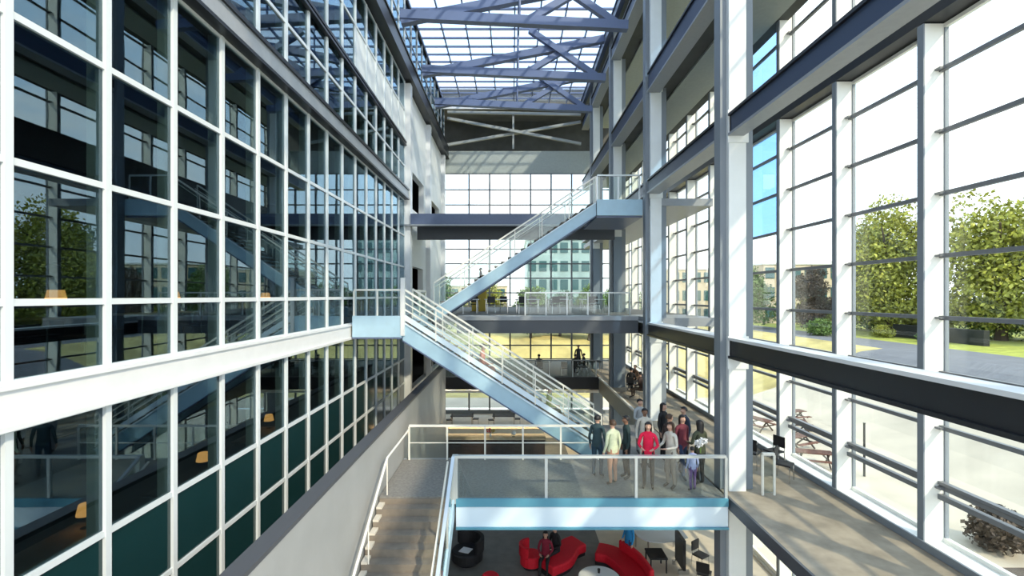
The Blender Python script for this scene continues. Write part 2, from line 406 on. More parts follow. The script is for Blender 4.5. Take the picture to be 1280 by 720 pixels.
# ------------------------------------------------------------------ FOREGROUND FOOTBRIDGE
t = empty('footbridge', 2.0, 13.5, L1-.7, 'low footbridge with pale blue side panel and glass railing, crossing to the balcony', 'footbridge')
d = MB(); d.box(-1.45, XR-.061, 12.05, 15.0, L1-.14, L1); d.box(-3.38, -1.45, 12.2, 15.0, L1-.14, L1); d.box(2.9, XR-.061, 15.0, 19.0, L1-.14, L1)
d.build('deck', M['carpet'], t)
MB().box(-1.40, XR-.09, 11.99, 12.05, L1-.17, L1+.03).build('edge_channel', M['teal'], t)
MB().box(-1.40, XR-.09, 12.02, 12.06, L1-.68, L1-.17).build('fascia', M['paleblue'], t)
MB().box(-1.40, XR-.09, 11.96, 12.12, L1-.73, L1-.68).build('bottom_flange', M['teal'], t)
MB().box(-3.38, 2.8, 14.98, 15.06, L1-.6, L1+.02).build('fascia', M['grey'], t)
railing(t, (-1.40, 12.08, L1), (XR-.12, 12.08, L1), h=1.06, n=3, m_rail=M['railw'], postw=.07, railw=.11)
railing(t, (-3.2, 14.95, L1), (2.7, 14.95, L1), h=1.06, n=5, m_rail=M['rail'], m_post=M['rail'], mid=True)
MB().box(-1.50, -1.36, 12.0, 12.14, L1-.1, L1+1.1).build('newel_post', M['railw'], t)

# foreground stair going down towards the viewer
t = empty('staircase', -2.4, 8.6, L0, 'stone-tread stair descending from the footbridge towards the viewer, beside the panelled parapet', 'staircase')
nst = 24; rise = (L1-L0)/nst; run = .30
for i in range(nst-1):
    y1 = 12.2 - run*i; z = L1 - rise*(i+1)
    tr = MB(); tr.box(-3.36, -1.52, y1-run-.02, y1, z-.05, z); tr.box(-3.36, -1.52, y1-.02, y1, z, z+rise-.05)
    o = tr.build('tread', M['step'], t)
    MB().box(-3.36, -3.22, y1-run-.03, y1-.03, z+.001, z+.05).build('tread_curb', M['nosing'], t)
ye = 12.2 - run*(nst-1)
for x in (-1.50,):
    st = MB(); v = []
    pts = [(12.2, L1-.35), (12.2, L1+.12), (ye, L0+rise+.12), (ye, L0), (ye+.35, L0)]
    n = len(pts); v = [(x, y, z) for y, z in pts] + [(x+.06, y, z) for y, z in pts]
    st.add(v, [tuple(range(n)), tuple(range(2*n-1, n-1, -1))] + [(i, n+i, n+(i+1)%n, (i+1)%n) for i in range(n)]); st.build('stringer', M['blue'], t)
railing(t, (-1.47, 12.0, L1+.05), (-1.47, ye, L0+rise+.05), h=1.02, n=6, m_rail=M['railw'], m_post=M['railw'], railw=.08)
hr = MB(); hr.tube([(-1.62, 12.1, L1+.92), (-1.62, ye, L0+rise+.92)], .025); hr.build('handrail', M['rail'], t)
hr = MB(); hr.tube([(-3.2, 14.9, L1+.95), (-3.2, 12.3, L1+.95), (-3.2, ye, L0+rise+.95)], .03); hr.build('handrail', M['rail'], t)
for i in range(5):
    y = 12.3 - i*1.6; z = L1 - max(0, (12.2-y))*rise/run
    MB().tube([(-3.2, y, z-.02), (-3.2, y, z+.94)], .015).build('rail_post', M['rail'], t)
# parapet beside it
pp = MB().box(-3.60, -3.40, -1.0, 24.6, L0, -3.56); struct('wall_parapet', pp, M['panel'])
sm = MB()
for k in range(14): sm.box(-3.399, -3.392, 1.0+1.7*k, 1.02+1.7*k, L0, -3.6)
struct('trim_10', MB().box(-3.66, -3.36, -1.0, 24.6, -3.56, -3.49), M['cap'])

# ------------------------------------------------------------------ CROSSING STAIRS
def cross_stair(name, xa, za, xb, zb, y0, y1, label, flip=1, plate=.55, infill=True):
    """straight flight across the atrium from (xa,za) to (xb,zb), between y0 and y1"""
    t = empty(name, (xa+xb)/2, (y0+y1)/2, min(za, zb), label, 'staircase')
    n = 24; dx = (xb-xa)/n; dz = (zb-za)/n
    for k in range(n):
        zt = za + dz*(k if dz < 0 else k+1)
        x0, x1 = xa+dx*k, xa+dx*(k+1)
        tr = MB().box(x0-.02, x1+.02, y0+.07, y1-.07, zt-.05, zt)
        tr.build('tread', M['step'], t)
    for y in (y0, y1-.06):
        MB().side([(xa, za-plate), (xb, zb-plate), (xb, zb+.02), (xa, za+.02)], y, y+.06).build('stringer', M['blue'], t)
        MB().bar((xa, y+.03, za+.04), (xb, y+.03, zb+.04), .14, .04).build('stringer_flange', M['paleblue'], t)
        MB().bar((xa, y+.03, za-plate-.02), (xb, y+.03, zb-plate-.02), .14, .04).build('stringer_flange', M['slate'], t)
        railing(t, (xa, y+.03, za+.10), (xb, y+.03, zb+.10), h=1.05, n=6, m_rail=M['rail'], m_post=M['rail'], postw=.035, railw=.06)
        for q in (((.14, .16), (.40, .04), (.62, .03), (.84, .03)) if infill else ()):
            MB().bar((xa, y+.03, za+.1+q[0]), (xb, y+.03, zb+.1+q[0]), .03, q[1]).build('infill_rail', M['paleblue'] if q[1] > .1 else M['rail'], t)
        MB().tube([(xa, y+.12*(1 if y == y0 else -1), za+.95), (xb, y+.12*(1 if y == y0 else -1), zb+.95)], .02).build('handrail', M['rail'], t)
    return t
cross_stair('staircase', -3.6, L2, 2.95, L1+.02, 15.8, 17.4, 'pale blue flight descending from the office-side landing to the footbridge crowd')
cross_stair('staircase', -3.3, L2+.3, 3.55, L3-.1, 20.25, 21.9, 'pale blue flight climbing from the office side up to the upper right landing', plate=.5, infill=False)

# office-side landing
t = empty('landing', -4.5, 18, L2-.5, 'pale blue landing platform against the office glazing, where both crossing flights meet', 'landing')
MB().box(XL+.17, -3.61, 15.8, 23.1, L2-.12, L2-.001).build('deck', M['carpet'], t)
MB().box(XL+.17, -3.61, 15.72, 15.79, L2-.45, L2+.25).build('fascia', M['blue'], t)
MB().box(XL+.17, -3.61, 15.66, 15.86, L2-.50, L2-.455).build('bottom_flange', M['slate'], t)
MB().box(-3.60, -3.54, 17.45, 20.2, L2-.45, L2+.12).build('fascia', M['blue'], t)
railing(t, (XL+.2, 15.8, L2+.2), (-3.66, 15.8, L2+.2), h=.9, n=2, m_rail=M['rail'], m_post=M['rail'])
railing(t, (-3.62, 17.55, L2), (-3.62, 20.1, L2), h=1.1, n=2, m_rail=M['rail'], m_post=M['rail'])
MB().box(-3.65, -3.52, 15.70, 15.83, L2-.4, L2+1.5).build('newel_post', M['white'], t)

# upper right landing
t = empty('landing', 4.5, 21, L3-.8, 'pale grey landing platform at the top of the climbing flight, beside the second column', 'landing')
MB().box(3.56, XR-.02, 20.2, 23.9, L3-.12, L3).build('deck', M['carpet'], t)
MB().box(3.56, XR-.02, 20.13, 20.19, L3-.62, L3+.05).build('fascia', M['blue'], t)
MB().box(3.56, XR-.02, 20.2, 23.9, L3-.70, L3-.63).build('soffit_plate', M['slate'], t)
railing(t, (3.6, 20.3, L3), (XR-.1, 20.3, L3), h=1.1, n=2)

# mid-level walkway (y ~ 397-418)
t = empty('walkway', 1, 22, L2-.7, 'mid-level walkway crossing behind the stairs, dark grey edge beam with thin pale top', 'walkway')
MB().box(-3.5, XR-.02, 21.95, 23.19, L2-.15, L2-.001).build('deck', M['carpet'], t)
MB().box(-2.4, XR-.02, 20.85, 20.93, L2-.72, L2-.16).build('fascia', M['dgrey'], t)
MB().box(-2.4, XR-.02, 20.80, 21.9, L2-.155, L2+.02).build('edge_channel', M['grey'], t)
MB().box(-2.4, XR-.02, 21.4, 21.9, L2-.72, L2-.16).build('fascia', M['dark'], t)
railing(t, (.6, 22.0, L2), (XR-.1, 22.0, L2), h=1.05, n=5)

# upper bridge (y ~ 267-297)
t = empty('walkway', 0, 26.5, L3-.6, 'upper bridge with slate blue edge beam crossing in front of the far windows', 'walkway')
MB().box(XL+.33, XR-.02, 24.1, 28.9, L3-.2, L3+.0).build('deck', M['grey'], t)
MB().box(XL+.33, XR-.02, 24.0, 24.09, L3-.42, L3+.12).build('fascia', M['slate'], t)
MB().box(XL+.02, XR-.02, 23.9, 24.2, L3-.50, L3-.425).build('edge_channel', M['grey'], t)
MB().box(XL+.34, XR-.02, 25.6, 25.7, L3-1.0, L3-.21).build('girder', M['dgrey'], t)
MB().box(XL+.32, XR-.02, 28.8, 28.9, L3-.6, L3-.21).build('girder', M['dgrey'], t)

# ------------------------------------------------------------------ FAR WALL
xs = [XL + i*1.617 for i in range(8)] + [XR+.5, XW]
xs = [XL+.0] + [-5.0+1.62*i for i in range(1, 9)] + [XW]
stf = [(-9.1, -6.0, [-7.2]), (-5.0, -1.5, [-3.9]), (-.8, 9.7, [.25, 1.4, 2.55, 3.7, 4.85, 6.0, 7.2, 8.4])]
for k in range(len(xs)-1):
    a, b = xs[k], xs[k+1]
    for si, (z0, z1, bars) in enumerate(stf):
        wn[0] += 1
        w = empty(f'window_{wn[0]}', (a+b)/2, YF, z0, kind='structure')
        f = MB(); f.box(b-.07, b+.05, YF-.14, YF+.05, z0, z1)
        for z in bars: f.box(a+.04, b-.05, YF-.06, YF-.0, z-.05, z+.05)
        f.box(a+.04, b-.05, YF-.06, YF+.05, z0, z0+.07); f.box(a+.04, b-.05, YF-.06, YF+.05, z1-.07, z1)
        f.build('window_frame', M['barg'], w)
        MB().box(a+.05, b-.07, YF+.01, YF+.03, z0+.07, z1-.07).build('pane', M['g_right'], w)
wf = MB(); wf.box(XL, XW, YF-.08, YF+.2, 9.7, 11.45); struct('wall_far', wf, M['lintel'])
struct('trim_11', MB().box(XL, XW, YF-.06, YF+.2, -6.0, -5.05).box(XL, XW, YF-.06, YF+.2, -1.5, -.85).box(XL, XW, YF-.06, YF+.2, -9.5, -9.1), M['colgrey'])
struct('wall_far_left', MB().box(-13.3, XL-.31, YF+.01, YF+.2, L0, ROOF), M['dark_in'])
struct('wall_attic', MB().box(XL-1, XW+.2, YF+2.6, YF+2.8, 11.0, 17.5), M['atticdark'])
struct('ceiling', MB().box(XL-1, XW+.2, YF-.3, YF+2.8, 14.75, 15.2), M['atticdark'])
struct('trim_12', MB().box(XL, XW, YF-.45, YF-.31, 14.65, 15.0), M['white'])

# ------------------------------------------------------------------ SKYLIGHT
rb = MB()
x = XL+.2
RX0, RX1 = XL+.1, XR+.1
for i in range(9):
    xx = RX0 + (RX1-RX0)*i/8; rb.box(xx-.035, xx+.035, -1.5, YF-.5, ROOF+.01, ROOF+.16)
y = -1.4
while y < YF-.6:
    rb.box(RX0, RX1, y-.05, y+.05, ROOF+.02, ROOF+.12); y += .95
roof = empty('ceiling', 0, 18, ROOF, kind='structure')
rb.build('glazing_bar', M['roofsteel'], roof)
MB().box(RX0, RX1, -1.5, YF-.5, ROOF+.17, ROOF+.19).build('pane', M['g_roof'], roof)
struct('ceiling', MB().box(RX1, XW+.2, -1.5, YF+.2, ROOF+.02, ROOF+.25), M['grey'])
struct('ceiling', MB().box(-13.2, RX0, -1.5, YF+.2, ROOF+.02, ROOF+.25), M['dark_in'])
channel('steel_beam', XR-.25, XR-.02, -1.5, YF-.5, 14.3, 14.95, M['navy'], (M['slate'], M['navy']), 'navy eaves beam under the right edge of the skylight')

# roof trusses: flat bottom chord, rising diagonal, short branch
tl = ['nearest roof truss, cut off by the top of the picture', 'second roof truss from the viewer under the skylight', 'roof truss just before the far attic recess']
for i, y in enumerate((21.8, 27.0, 31.5)):
    t = empty('roof_truss', 0, y, 12.2, 'slate blue tubular steel ' + tl[i], 'truss', 'trusses under the skylight')
    m = M['roofsteel']
    MB().bar((XL+.35, y, 12.75), (XR-.25, y, 12.25), .34, .40).build('bottom_chord', m, t)
    MB().bar((XL+.35, y+.05, 12.5), (XR-.28, y+.3, 14.6), .34, .38).build('diagonal', m, t)
    MB().bar((.7, y+.02, 12.5), (3.4, y+.25, 14.2), .28, .3).build('diagonal', m, t)
    MB().bar((1.0, y+.02, 14.95), (4.7, y+.02, 12.4), .28, .3).build('diagonal', m, t)
    MB().tube([(.35, y, 12.5), (.35, y, 14.95)], .05).build('hanger', m, t)
t = empty('roof_truss', 0, 37.6, 11.6, 'grey crossed truss standing in the dark attic recess above the far windows', 'truss', 'trusses under the skylight')
MB().bar((XL+.35, 37.55, 13.9), (XR-.1, 37.55, 11.9), .2, .2).build('diagonal', M['atticsteel'], t)
MB().bar((XL+.35, 37.8, 11.9), (XR-.1, 37.8, 13.7), .2, .2).build('diagonal', M['atticsteel'], t)
MB().bar((XL+.35, 37.6, 14.4), (XR-.1, 37.6, 14.2), .2, .2).build('top_chord', M['atticsteel'], t)
MB().bar((0.1, 37.67, 11.55), (0.1, 37.67, 14.3), .14, .14).build('hanger', M['atticsteel'], t)
# ridge rod
tag(MB().tube([(.35, 3, 14.7), (.35, 37, 14.7)], .06).build('tie_rod', M['roofsteel']), 'thin steel tie rod running the length of the skylight through the trusses', 'rod')

# ------------------------------------------------------------------ GROUND AND OUTSIDE
def gz(x, y):
    t = max((x-20)/14, (y-46)/12, 0); t = min(1, t); t = t*t*(3-2*t); return L0 - .02 + 4.5*t
g = MB(); gx = [-60,-30,-14] + [12+2*i for i in range(24)] + [62,80,120,200]; gy = [-40,-20,-4,5,14,24,32] + [40+2*i for i in range(14)] + [75,100,140,220]
n = len(gy); vs = [(x,y,gz(x,y)) for x in gx for y in gy]; fs = []; mi = []
for i in range(len(gx)-1):
    for j in range(n-1):
        cxx = (gx[i]+gx[i+1])/2; cyy = (gy[j]+gy[j+1])/2
        if -14 < cxx < 12 and -4 < cyy < 39.5: continue
        fs.append((i*n+j, (i+1)*n+j, (i+1)*n+j+1, i*n+j+1))
        k = 2 if (cxx > 39) else 3 if (cyy > 44 and cxx < 34) else 1 if (cxx > 27) else 0
        mi.append(k)
g.v = vs; g.f = fs; g.m = mi
struct('ground', g, [M['pave'], M['asphalt'], M['grass'], M['sungrass']])

def leaf_mesh(blobs, n, size, seed):
    r = random.Random(seed); m = MB(); vol = [b[3]*b[4]*b[5] for b in blobs]
    for b, v in zip(blobs, vol):
        for _ in range(int(n*v/sum(vol))):
            d = Vector((r.gauss(0,1), r.gauss(0,1), r.gauss(0,1))).normalized(); q = r.uniform(.55, 1.05)
            c = Vector((b[0]+d.x*b[3]*q, b[1]+d.y*b[4]*q, b[2]+d.z*b[5]*q))
            a = Vector((r.gauss(0,1), r.gauss(0,1), r.gauss(0,1))).normalized(); e = a.cross(Vector((r.gauss(0,1), r.gauss(0,1), r.gauss(0,1)))).normalized()
            s = size*r.uniform(.6, 1.4)
            m.add([c-a*s, c-e*s*.6, c+a*s, c+e*s*.6], [(0,1,2,3)])
    return m
def tree(x, y, top, width, leaf, label, cat='tree', trunk=True, seed=1, n=15000, group='trees beyond the road'):
    gh = gz(x, y); h = top - gh; t = empty('tree' if trunk else 'bush', x, y, gh, label, cat, group)
    r = random.Random(seed); bl = []
    z0 = gh + (h*.10 if trunk else h*.05)
    for k in range(15):
        a = r.uniform(0, 6.28); q = r.uniform(.0, .6); zz = r.uniform(0, 1)
        rr = width*.5*(.62 if zz < .8 else .45)
        bl.append((x + math.cos(a)*q*width*.5*(1.1-zz*.6), y + math.sin(a)*q*width*.5*(1.1-zz*.6), z0 + rr*.5 + (top-z0-rr*1.3)*zz, rr, rr, rr*.75))
    leaf_mesh(bl, n, width*.012+.06, seed+5).build('foliage', leaf, t)
    if trunk:
        tk = MB().tube([(x, y, gh-.05), (x+.1, y, gh+h*.3), (x, y, gh+h*.7)], [width*.04, width*.03, width*.012]); tk.build('trunk', M['bark'], t)
        br = MB()
        for k in range(5):
            a = k*1.3; br.tube([(x+.05, y, gh+h*(.3+.06*k)), (x+math.cos(a)*width*.3, y+math.sin(a)*width*.3, gh+h*(.5+.07*k))], [width*.015, width*.006])
        br.build('branches', M['bark'], t)
T = [(47.0, 60, 13.5, 13, 'leafA', 'tall yellow-green tree filling the third window from the near right, across the road'),
     (53, 52, 12.5, 15, 'leafA', 'broad yellow-green tree behind the nearest right-hand windows'),
     (71, 60, 15, 15, 'leafB', 'broad green tree at the right edge, beyond the broad yellow-green one'),
     (52, 70, 11.5, 9, 'leafC', 'hazy blue-green tree peeping out left of the tall yellow-green tree'),
     (39.2, 63, 4.4, 5.5, 'leafD', 'dark brown rounded tree across the road, left of the hazy one'),
     (36, 74, 5.5, 9, 'leafB', 'green tree seen in the narrow window right of the nearest column'),
     (-9.5, 62, 3.5, 7, 'leafB', 'bushy green tree outside the far windows at their left end'),
     (-3.5, 66, 2.5, 6, 'leafA', 'low olive tree outside the far windows, left of the teal building'),
    (60, 40, 12, 14, 'leafB', 'wide green tree off to the right of the near windows'),
     (13.5, 60, 2.0, 7, 'leafB', 'green tree outside the far windows, right of the teal building'),
     (2.2, 57, 1.4, 5, 'leafB', 'dark green tree in front of the teal building, at its left corner'),
     (5.8, 58, 1.0, 5, 'leafC', 'bluish low tree in front of the middle of the teal building'),
     (9.0, 56, 1.6, 5, 'leafB', 'green tree in front of the teal building, at its right corner')]
for i, (x, y, top, w, lf, lab) in enumerate(T): tree(x, y, top, w, M[lf], lab, seed=i+1)
for i, (x, y, top, w, lf, lab) in enumerate([(43.4, 50, -3.0, 2.6, 'leafB', 'low clipped bush on the verge below the tall yellow-green tree'), (43.2, 56, -3.2, 2.6, 'leafA', 'low yellowish bush on the verge left of the clipped one'),
        (37.5, 58.5, -2.5, 4.5, 'leafB', 'low green bush at the foot of the brown tree'), (17.8, 17.6, -7.6, 2.6, 'leafD', 'dry brown shrub on the pavement just outside the lower near window'), (20.3, 17.0, -7.4, 2.4, 'leafD', 'rust-tinted shrub right of the dry brown one outside the lower window')]):
    tree(x, y, top, w, M[lf], lab, 'bush', False, 30+i, 2500, 'bushes outside')
hw = ['behind the brown tree', 'left of the tall yellow-green tree', 'directly under the tall yellow-green tree', 'between the two big yellow-green trees', 'under the broad yellow-green tree', 'at the right edge of the view']
for i, (x, y) in enumerate(((47, 74), (50, 67), (53, 61.5), (55.5, 55.5), (58, 49.5), (60.5, 43.5))):
    tree(x, y, 0.2+.5*(i % 2), 9.5, M['leafB' if i % 2 else 'leafA'], 'large shrub in the hedge beyond the road, ' + hw[i], 'bush', False, 50+i, 5000, 'hedge row beyond the road')
# terrace furniture and a sign post on the pavement
def picnic(x, y, rz, lab):
    t = empty('picnic_table', 0, 0, -H0, lab, 'table', 'picnic tables on the terrace')
    mb = MB()
    for k in range(5): mb.box(-.9, .9, -.38+k*.155, -.24+k*.155, -H0+.72, -H0+.76)
    mb.build('tabletop', M['brick'], t)
    for q in (-1, 1): MB().box(-.9, .9, q*.72-.13, q*.72+.13, -H0+.42, -H0+.46).build('bench_seat', M['brick'], t)
    for q in (-.65, .65):
        MB().bar((q, -.6, -H0), (q, .15, -H0+.72), .06, .08).build('leg', M['brown'], t); MB().bar((q+.07, .6, -H0), (q+.07, -.15, -H0+.72), .06, .08).build('leg', M['brown'], t)
        MB().bar((q, -.75, -H0+.38), (q, .75, -H0+.38), .05, .08).build('crossbar', M['brown'], t)
    t.location = (x, y, gz(x, y)+H0+.02); t.rotation_euler = (0, 0, rz)
for i, (x, y, rz) in enumerate(((17.6, 29.5, .4), (19.6, 32.5, 1.2), (16.6, 26.4, -.3), (20.8, 35.6, .2), (17.2, 33.5, 2.0))):
    picnic(x, y, rz, 'red-brown picnic table on the terrace outside, ' + ['middle of the cluster', 'right of the middle one', 'closest to the building', 'farthest away', 'behind the middle one'][i])
tag(MB().tube([(18.2, 24.8, L0-.01), (18.2, 24.8, L0+2.7), (18.2, 24.8, L0+2.75)], [.055, .05, .07]).build('post', M['dark']), 'slim dark metal post on the pavement outside the lower right windows', 'post')
t = empty('planter', 16.6, 15.0, L0, 'rusty brick planter at the foot of the dry brown shrub', 'planter')
MB().box(15.4, 17.9, 14.6, 15.4, L0, L0+.6).build('box', M['brick'], t, bevel=.03); MB().box(15.5, 17.8, 14.7, 15.3, L0+.601, L0+.63).build('soil', M['bark'], t)
t = empty('railing', 6.6, 12.3, L1, 'short glass rail panel right beside the nearest column on the balcony', 'railing')
railing(t, (6.42, 12.3, L1), (6.72, 12.3, L1), h=1.05, n=1, m_rail=M['rail'], m_post=M['rail'])

# low dark garden wall, far buildings
tag(MB().box(45.2, 45.8, 46, 57, gz(46,50)-.1, gz(46,50)+1.5).build('garden_wall', M['dark'], bevel=.03), 'low dark garden wall on the grass verge under the trees', 'wall')
def building(x0, x1, y0, y1, z1, m, nx, nz, label, side='y'):
    g0 = min(gz(x0, y0), gz(x1, y0)); t = empty('building', (x0+x1)/2, (y0+y1)/2, g0, label, 'building')
    MB().box(x0, x1, y0, y1, g0-.1, z1).build('facade', m, t)
    MB().box(x0-.2, x1+.2, y0-.2, y1+.2, z1, z1+.3).build('roof', M['white'], t)
    for i in range(nx):
        for k in range(nz):
            w = (x1-x0)/nx; h = (z1-g0)/nz
            f = MB().box(x0+w*(i+.15), x0+w*(i+.85), y0-.08, y0-.001, g0+h*(k+.3), g0+h*(k+.85)); f.build('window', M['bwin'], t)
building(2, 10.5, 64, 76, 7.5, M['tealb'], 6, 5, 'teal-clad building outside the far windows at their right half')
building(27, 38, 82, 92, 4.5, M['buff'], 6, 3, 'buff building across the road, behind the dark brown tree')
building(44, 60, 84, 94, 5.5, M['buff'], 7, 3, 'second buff building, mostly hidden behind the tall yellow-green tree')
building(-16, -1, 88, 98, 1.8, M['buff'], 7, 2, 'low buff building far outside the far windows at their left half')

exec_people = True
# ------------------------------------------------------------------ FURNITURE
def sweep_block(path, w, z0, z1, name, m, parent, bevel=.06, off=0):
    pts = [Vector((p[0], p[1])) for p in path]
    fine = []
    for i in range(len(pts)-1):
        p0 = pts[max(i-1,0)]; p1 = pts[i]; p2 = pts[i+1]; p3 = pts[min(i+2, len(pts)-1)]
        for k in range(5):
            t = k/5; fine.append(.5*((2*p1)+(-p0+p2)*t+(2*p0-5*p1+4*p2-p3)*t*t+(-p0+3*p1-3*p2+p3)*t**3))
    fine.append(pts[-1]); L = []; R = []
    for i, p in enumerate(fine):
        d = (fine[min(i+1,len(fine)-1)]-fine[max(i-1,0)]).normalized(); nrm = Vector((-d.y, d.x))
        L.append(p+nrm*(w/2+off)); R.append(p-nrm*(w/2-off))
    n = len(fine); mb = MB(); v = []
    for a, b in zip(L, R): v += [(a.x,a.y,z0),(b.x,b.y,z0),(b.x,b.y,z1),(a.x,a.y,z1)]
    f = [(0,1,2,3), tuple(4*(n-1)+q for q in (3,2,1,0))]
    for i in range(n-1):
        for q in range(4): f.append((4*i+q, 4*(i+1)+q, 4*(i+1)+(q+1)%4, 4*i+(q+1)%4))
    return mb.add(v, f).build(name, m, parent, bevel=bevel)
def sofa(pix, label, back=None):
    path = [P(x, y, L0+.45) for x, y in pix]
    c = path[len(path)//2]; t = empty('sofa', c.x, c.y, L0, label, 'sofa')
    sweep_block(path, .80, L0+.14, L0+.45, 'seat', M['red'], t)
    sweep_block(path, .62, L0, L0+.139, 'plinth', M['black'], t, bevel=0)
    if back: sweep_block(path[back[0]:back[1]], .16, L0+.451, L0+.80, 'backrest', M['red'], t, off=back[2])
    return t
sofa([(724, 674), (711, 680), (702, 694), (682, 703)], 'S-curved red lounge sofa that two people sit on, under the footbridge')
sofa([(746, 684), (766, 689), (788, 706), (803, 728)], 'curved red lounge sofa beside the white round table', back=(1, 4, .32))
# red armchair
p = P(664, 692, L0+.45); t = empty('armchair', p.x, p.y, L0, 'red tub armchair left of the S-curved red sofa', 'armchair')
MB().lathe(p.x, p.y, [(.34, L0+.1), (.38, L0+.14), (.38, L0+.42), (.34, L0+.46)], 20).build('seat', M['red'], t)
bk = MB(); ang = [math.radians(100+i*14) for i in range(12)]
v = []; f = []
for a in ang:
    for r, z in ((.30, L0+.461), (.42, L0+.461), (.42, L0+.80), (.32, L0+.80)): v.append((p.x+r*math.cos(a), p.y+r*math.sin(a), z))
for i in range(len(ang)-1):
    for q in range(4): f.append((4*i+q, 4*(i+1)+q, 4*(i+1)+(q+1)%4, 4*i+(q+1)%4))
f += [(3,2,1,0), tuple(4*(len(ang)-1)+q for q in range(4))]
bk.add(v, f).build('backrest', M['red'], t); MB().lathe(p.x, p.y, [(.28, L0), (.28, L0+.099)], 16).build('plinth', M['black'], t)
# stool
p = P(613, 719, L0+.42); t = empty('stool', p.x, p.y, L0, 'small round red stool at the bottom, left of the red tub armchair', 'stool')
MB().lathe(p.x, p.y, [(.22, L0+.08), (.27, L0+.12), (.27, L0+.40), (.22, L0+.44)], 20).build('seat', M['red'], t); MB().lathe(p.x, p.y, [(.2, L0), (.2, L0+.079)], 16).build('plinth', M['black'], t)
# white round table
p = P(749, 722, L0+.72); t = empty('table', p.x, p.y, L0, 'white round pedestal table in front of the curved red sofa', 'table')
MB().lathe(p.x, p.y, [(.60, L0+.69), (.63, L0+.70), (.63, L0+.73), (.60, L0+.74)], 32).build('tabletop', M['tabletop'], t)
MB().lathe(p.x, p.y, [(.30, L0), (.28, L0+.03), (.05, L0+.06), (.04, L0+.689)], 16).build('pedestal', M['chrome'], t)
tag(MB().lathe(p.x+.03, p.y+.22, [(.035, L0+.741), (.045, L0+.86)], 12).build('cup', M['black']), 'small black cup on the white round table', 'cup')
# black round armchair with paper
p = P(584, 686, L0+.45); t = empty('armchair', p.x, p.y, L0, 'large black round armchair near the stair stringer', 'armchair')
MB().lathe(p.x, p.y, [(.48, L0+.08), (.55, L0+.14), (.55, L0+.40), (.5, L0+.45)], 24).build('seat', M['black'], t, smooth=False)
bk = MB(); ang = [math.radians(-50+i*15) for i in range(13)]; v = []; f = []
for a in ang:
    for r, z in ((.44, L0+.451), (.60, L0+.451), (.60, L0+.85), (.48, L0+.85)): v.append((p.x+r*math.cos(a), p.y+r*math.sin(a), z))
for i in range(len(ang)-1):
    for q in range(4): f.append((4*i+q, 4*(i+1)+q, 4*(i+1)+(q+1)%4, 4*i+(q+1)%4))
f += [(3,2,1,0), tuple(4*(len(ang)-1)+q for q in range(4))]
bk.add(v, f).build('backrest', M['black'], t); MB().lathe(p.x, p.y, [(.4, L0), (.4, L0+.079)], 16).build('plinth', M['dark'], t)
pb = MB().prism([(p.x-.28, p.y-.20), (p.x+.06, p.y-.33), (p.x+.20, p.y-.04), (p.x-.13, p.y+.10)], L0+.452, L0+.475)
tag(pb.build('magazine', M['paper']), 'white magazine lying on the black round armchair', 'magazine')
# dark square side table, white sweeping counter, dark board
p = P(820, 692, L0+.5); t = empty('side_table', p.x, p.y, L0, 'black square side table in front of the white curved desk', 'table')
MB().box(p.x-.30, p.x+.30, p.y-.34, p.y+.34, L0+.46, L0+.52).build('tabletop', M['black'], t, bevel=.01)
for sx in (-1, 1):
    for sy in (-1, 1): MB().box(p.x+sx*.26-.02, p.x+sx*.26+.02, p.y+sy*.3-.02, p.y+sy*.3+.02, L0, L0+.459).build('leg', M['black'], t)
a = P(800, 668, L0+.75); t = empty('desk', a.x+.6, a.y, L0, 'white desk with a curved front edge, under the right half of the footbridge', 'desk')
pl = [(a.x-.35, a.y+.9), (a.x-.15, a.y+.2)] + [(a.x+.55+.7*math.cos(math.radians(200+i*16)), a.y+.1+.65*math.sin(math.radians(200+i*16))) for i in range(6)] + [(a.x+1.35, a.y-.35), (a.x+1.65, a.y-.2), (a.x+1.6, a.y+.9)]
MB().prism(pl, L0+.71, L0+.75).build('desktop', M['tabletop'], t)
for dx, dy in ((0, .6), (1.4, .6), (1.35, 0), (.3, 0)): MB().tube([(a.x+dx, a.y+dy, L0), (a.x+dx, a.y+dy, L0+.709)], .03).build('leg', M['chrome'], t)
p = P(851, 690, L0+.6); t = empty('display_board', p.x, p.y, L0, 'narrow dark display board standing at the end of the white desk', 'board')
MB().box(p.x-.05, p.x+.05, p.y-.35, p.y+.45, L0+.15, L0+1.15).build('panel', M['dark'], t); MB().box(p.x-.18, p.x+.18, p.y-.3, p.y-.24, L0, L0+.149).build('foot', M['chrome'], t); MB().box(p.x-.18, p.x+.18, p.y+.3, p.y+.36, L0, L0+.149).build('foot', M['chrome'], t)

def chair(x, y, h, rz, label, group=None, m='black', name='chair', src=None):
    t = empty(name, 0, 0, -H0, label, 'chair', group)
    mm = M[m]
    MB().box(-.21, .21, -.2, .21, -H0+.43, -H0+.48).build('seat', mm, t, bevel=.02)
    MB().box(-.2, .2, .20, .24, -H0+.55, -H0+.88).build('backrest', mm, t, bevel=.015)
    for sx in (-1, 1):
        MB().tube([(sx*.2, -.18, -H0), (sx*.19, -.17, -H0+.43)], .014, 6).build('leg', M['chrome'], t)
        MB().tube([(sx*.2, .24, -H0), (sx*.19, .2, -H0+.45), (sx*.19, .225, -H0+.8)], .014, 6).build('leg', M['chrome'], t)
    t.location = (x, y, h+H0); t.rotation_euler = (0, 0, rz); return t
def place(src, x, y, h, rz, label):
    c = copy_tree(src); c.location = (x, y, h+H0); c.rotation_euler = (0, 0, rz); c['label'] = label; return c
ch = chair(7.55, 13.3, L1, .8, 'black chair on the sunlit balcony, nearest to the camera', 'black chairs on the balcony')
place(ch, 7.15, 14.3, L1, 2.4, 'black chair on the balcony, behind the nearest one and close to the column')
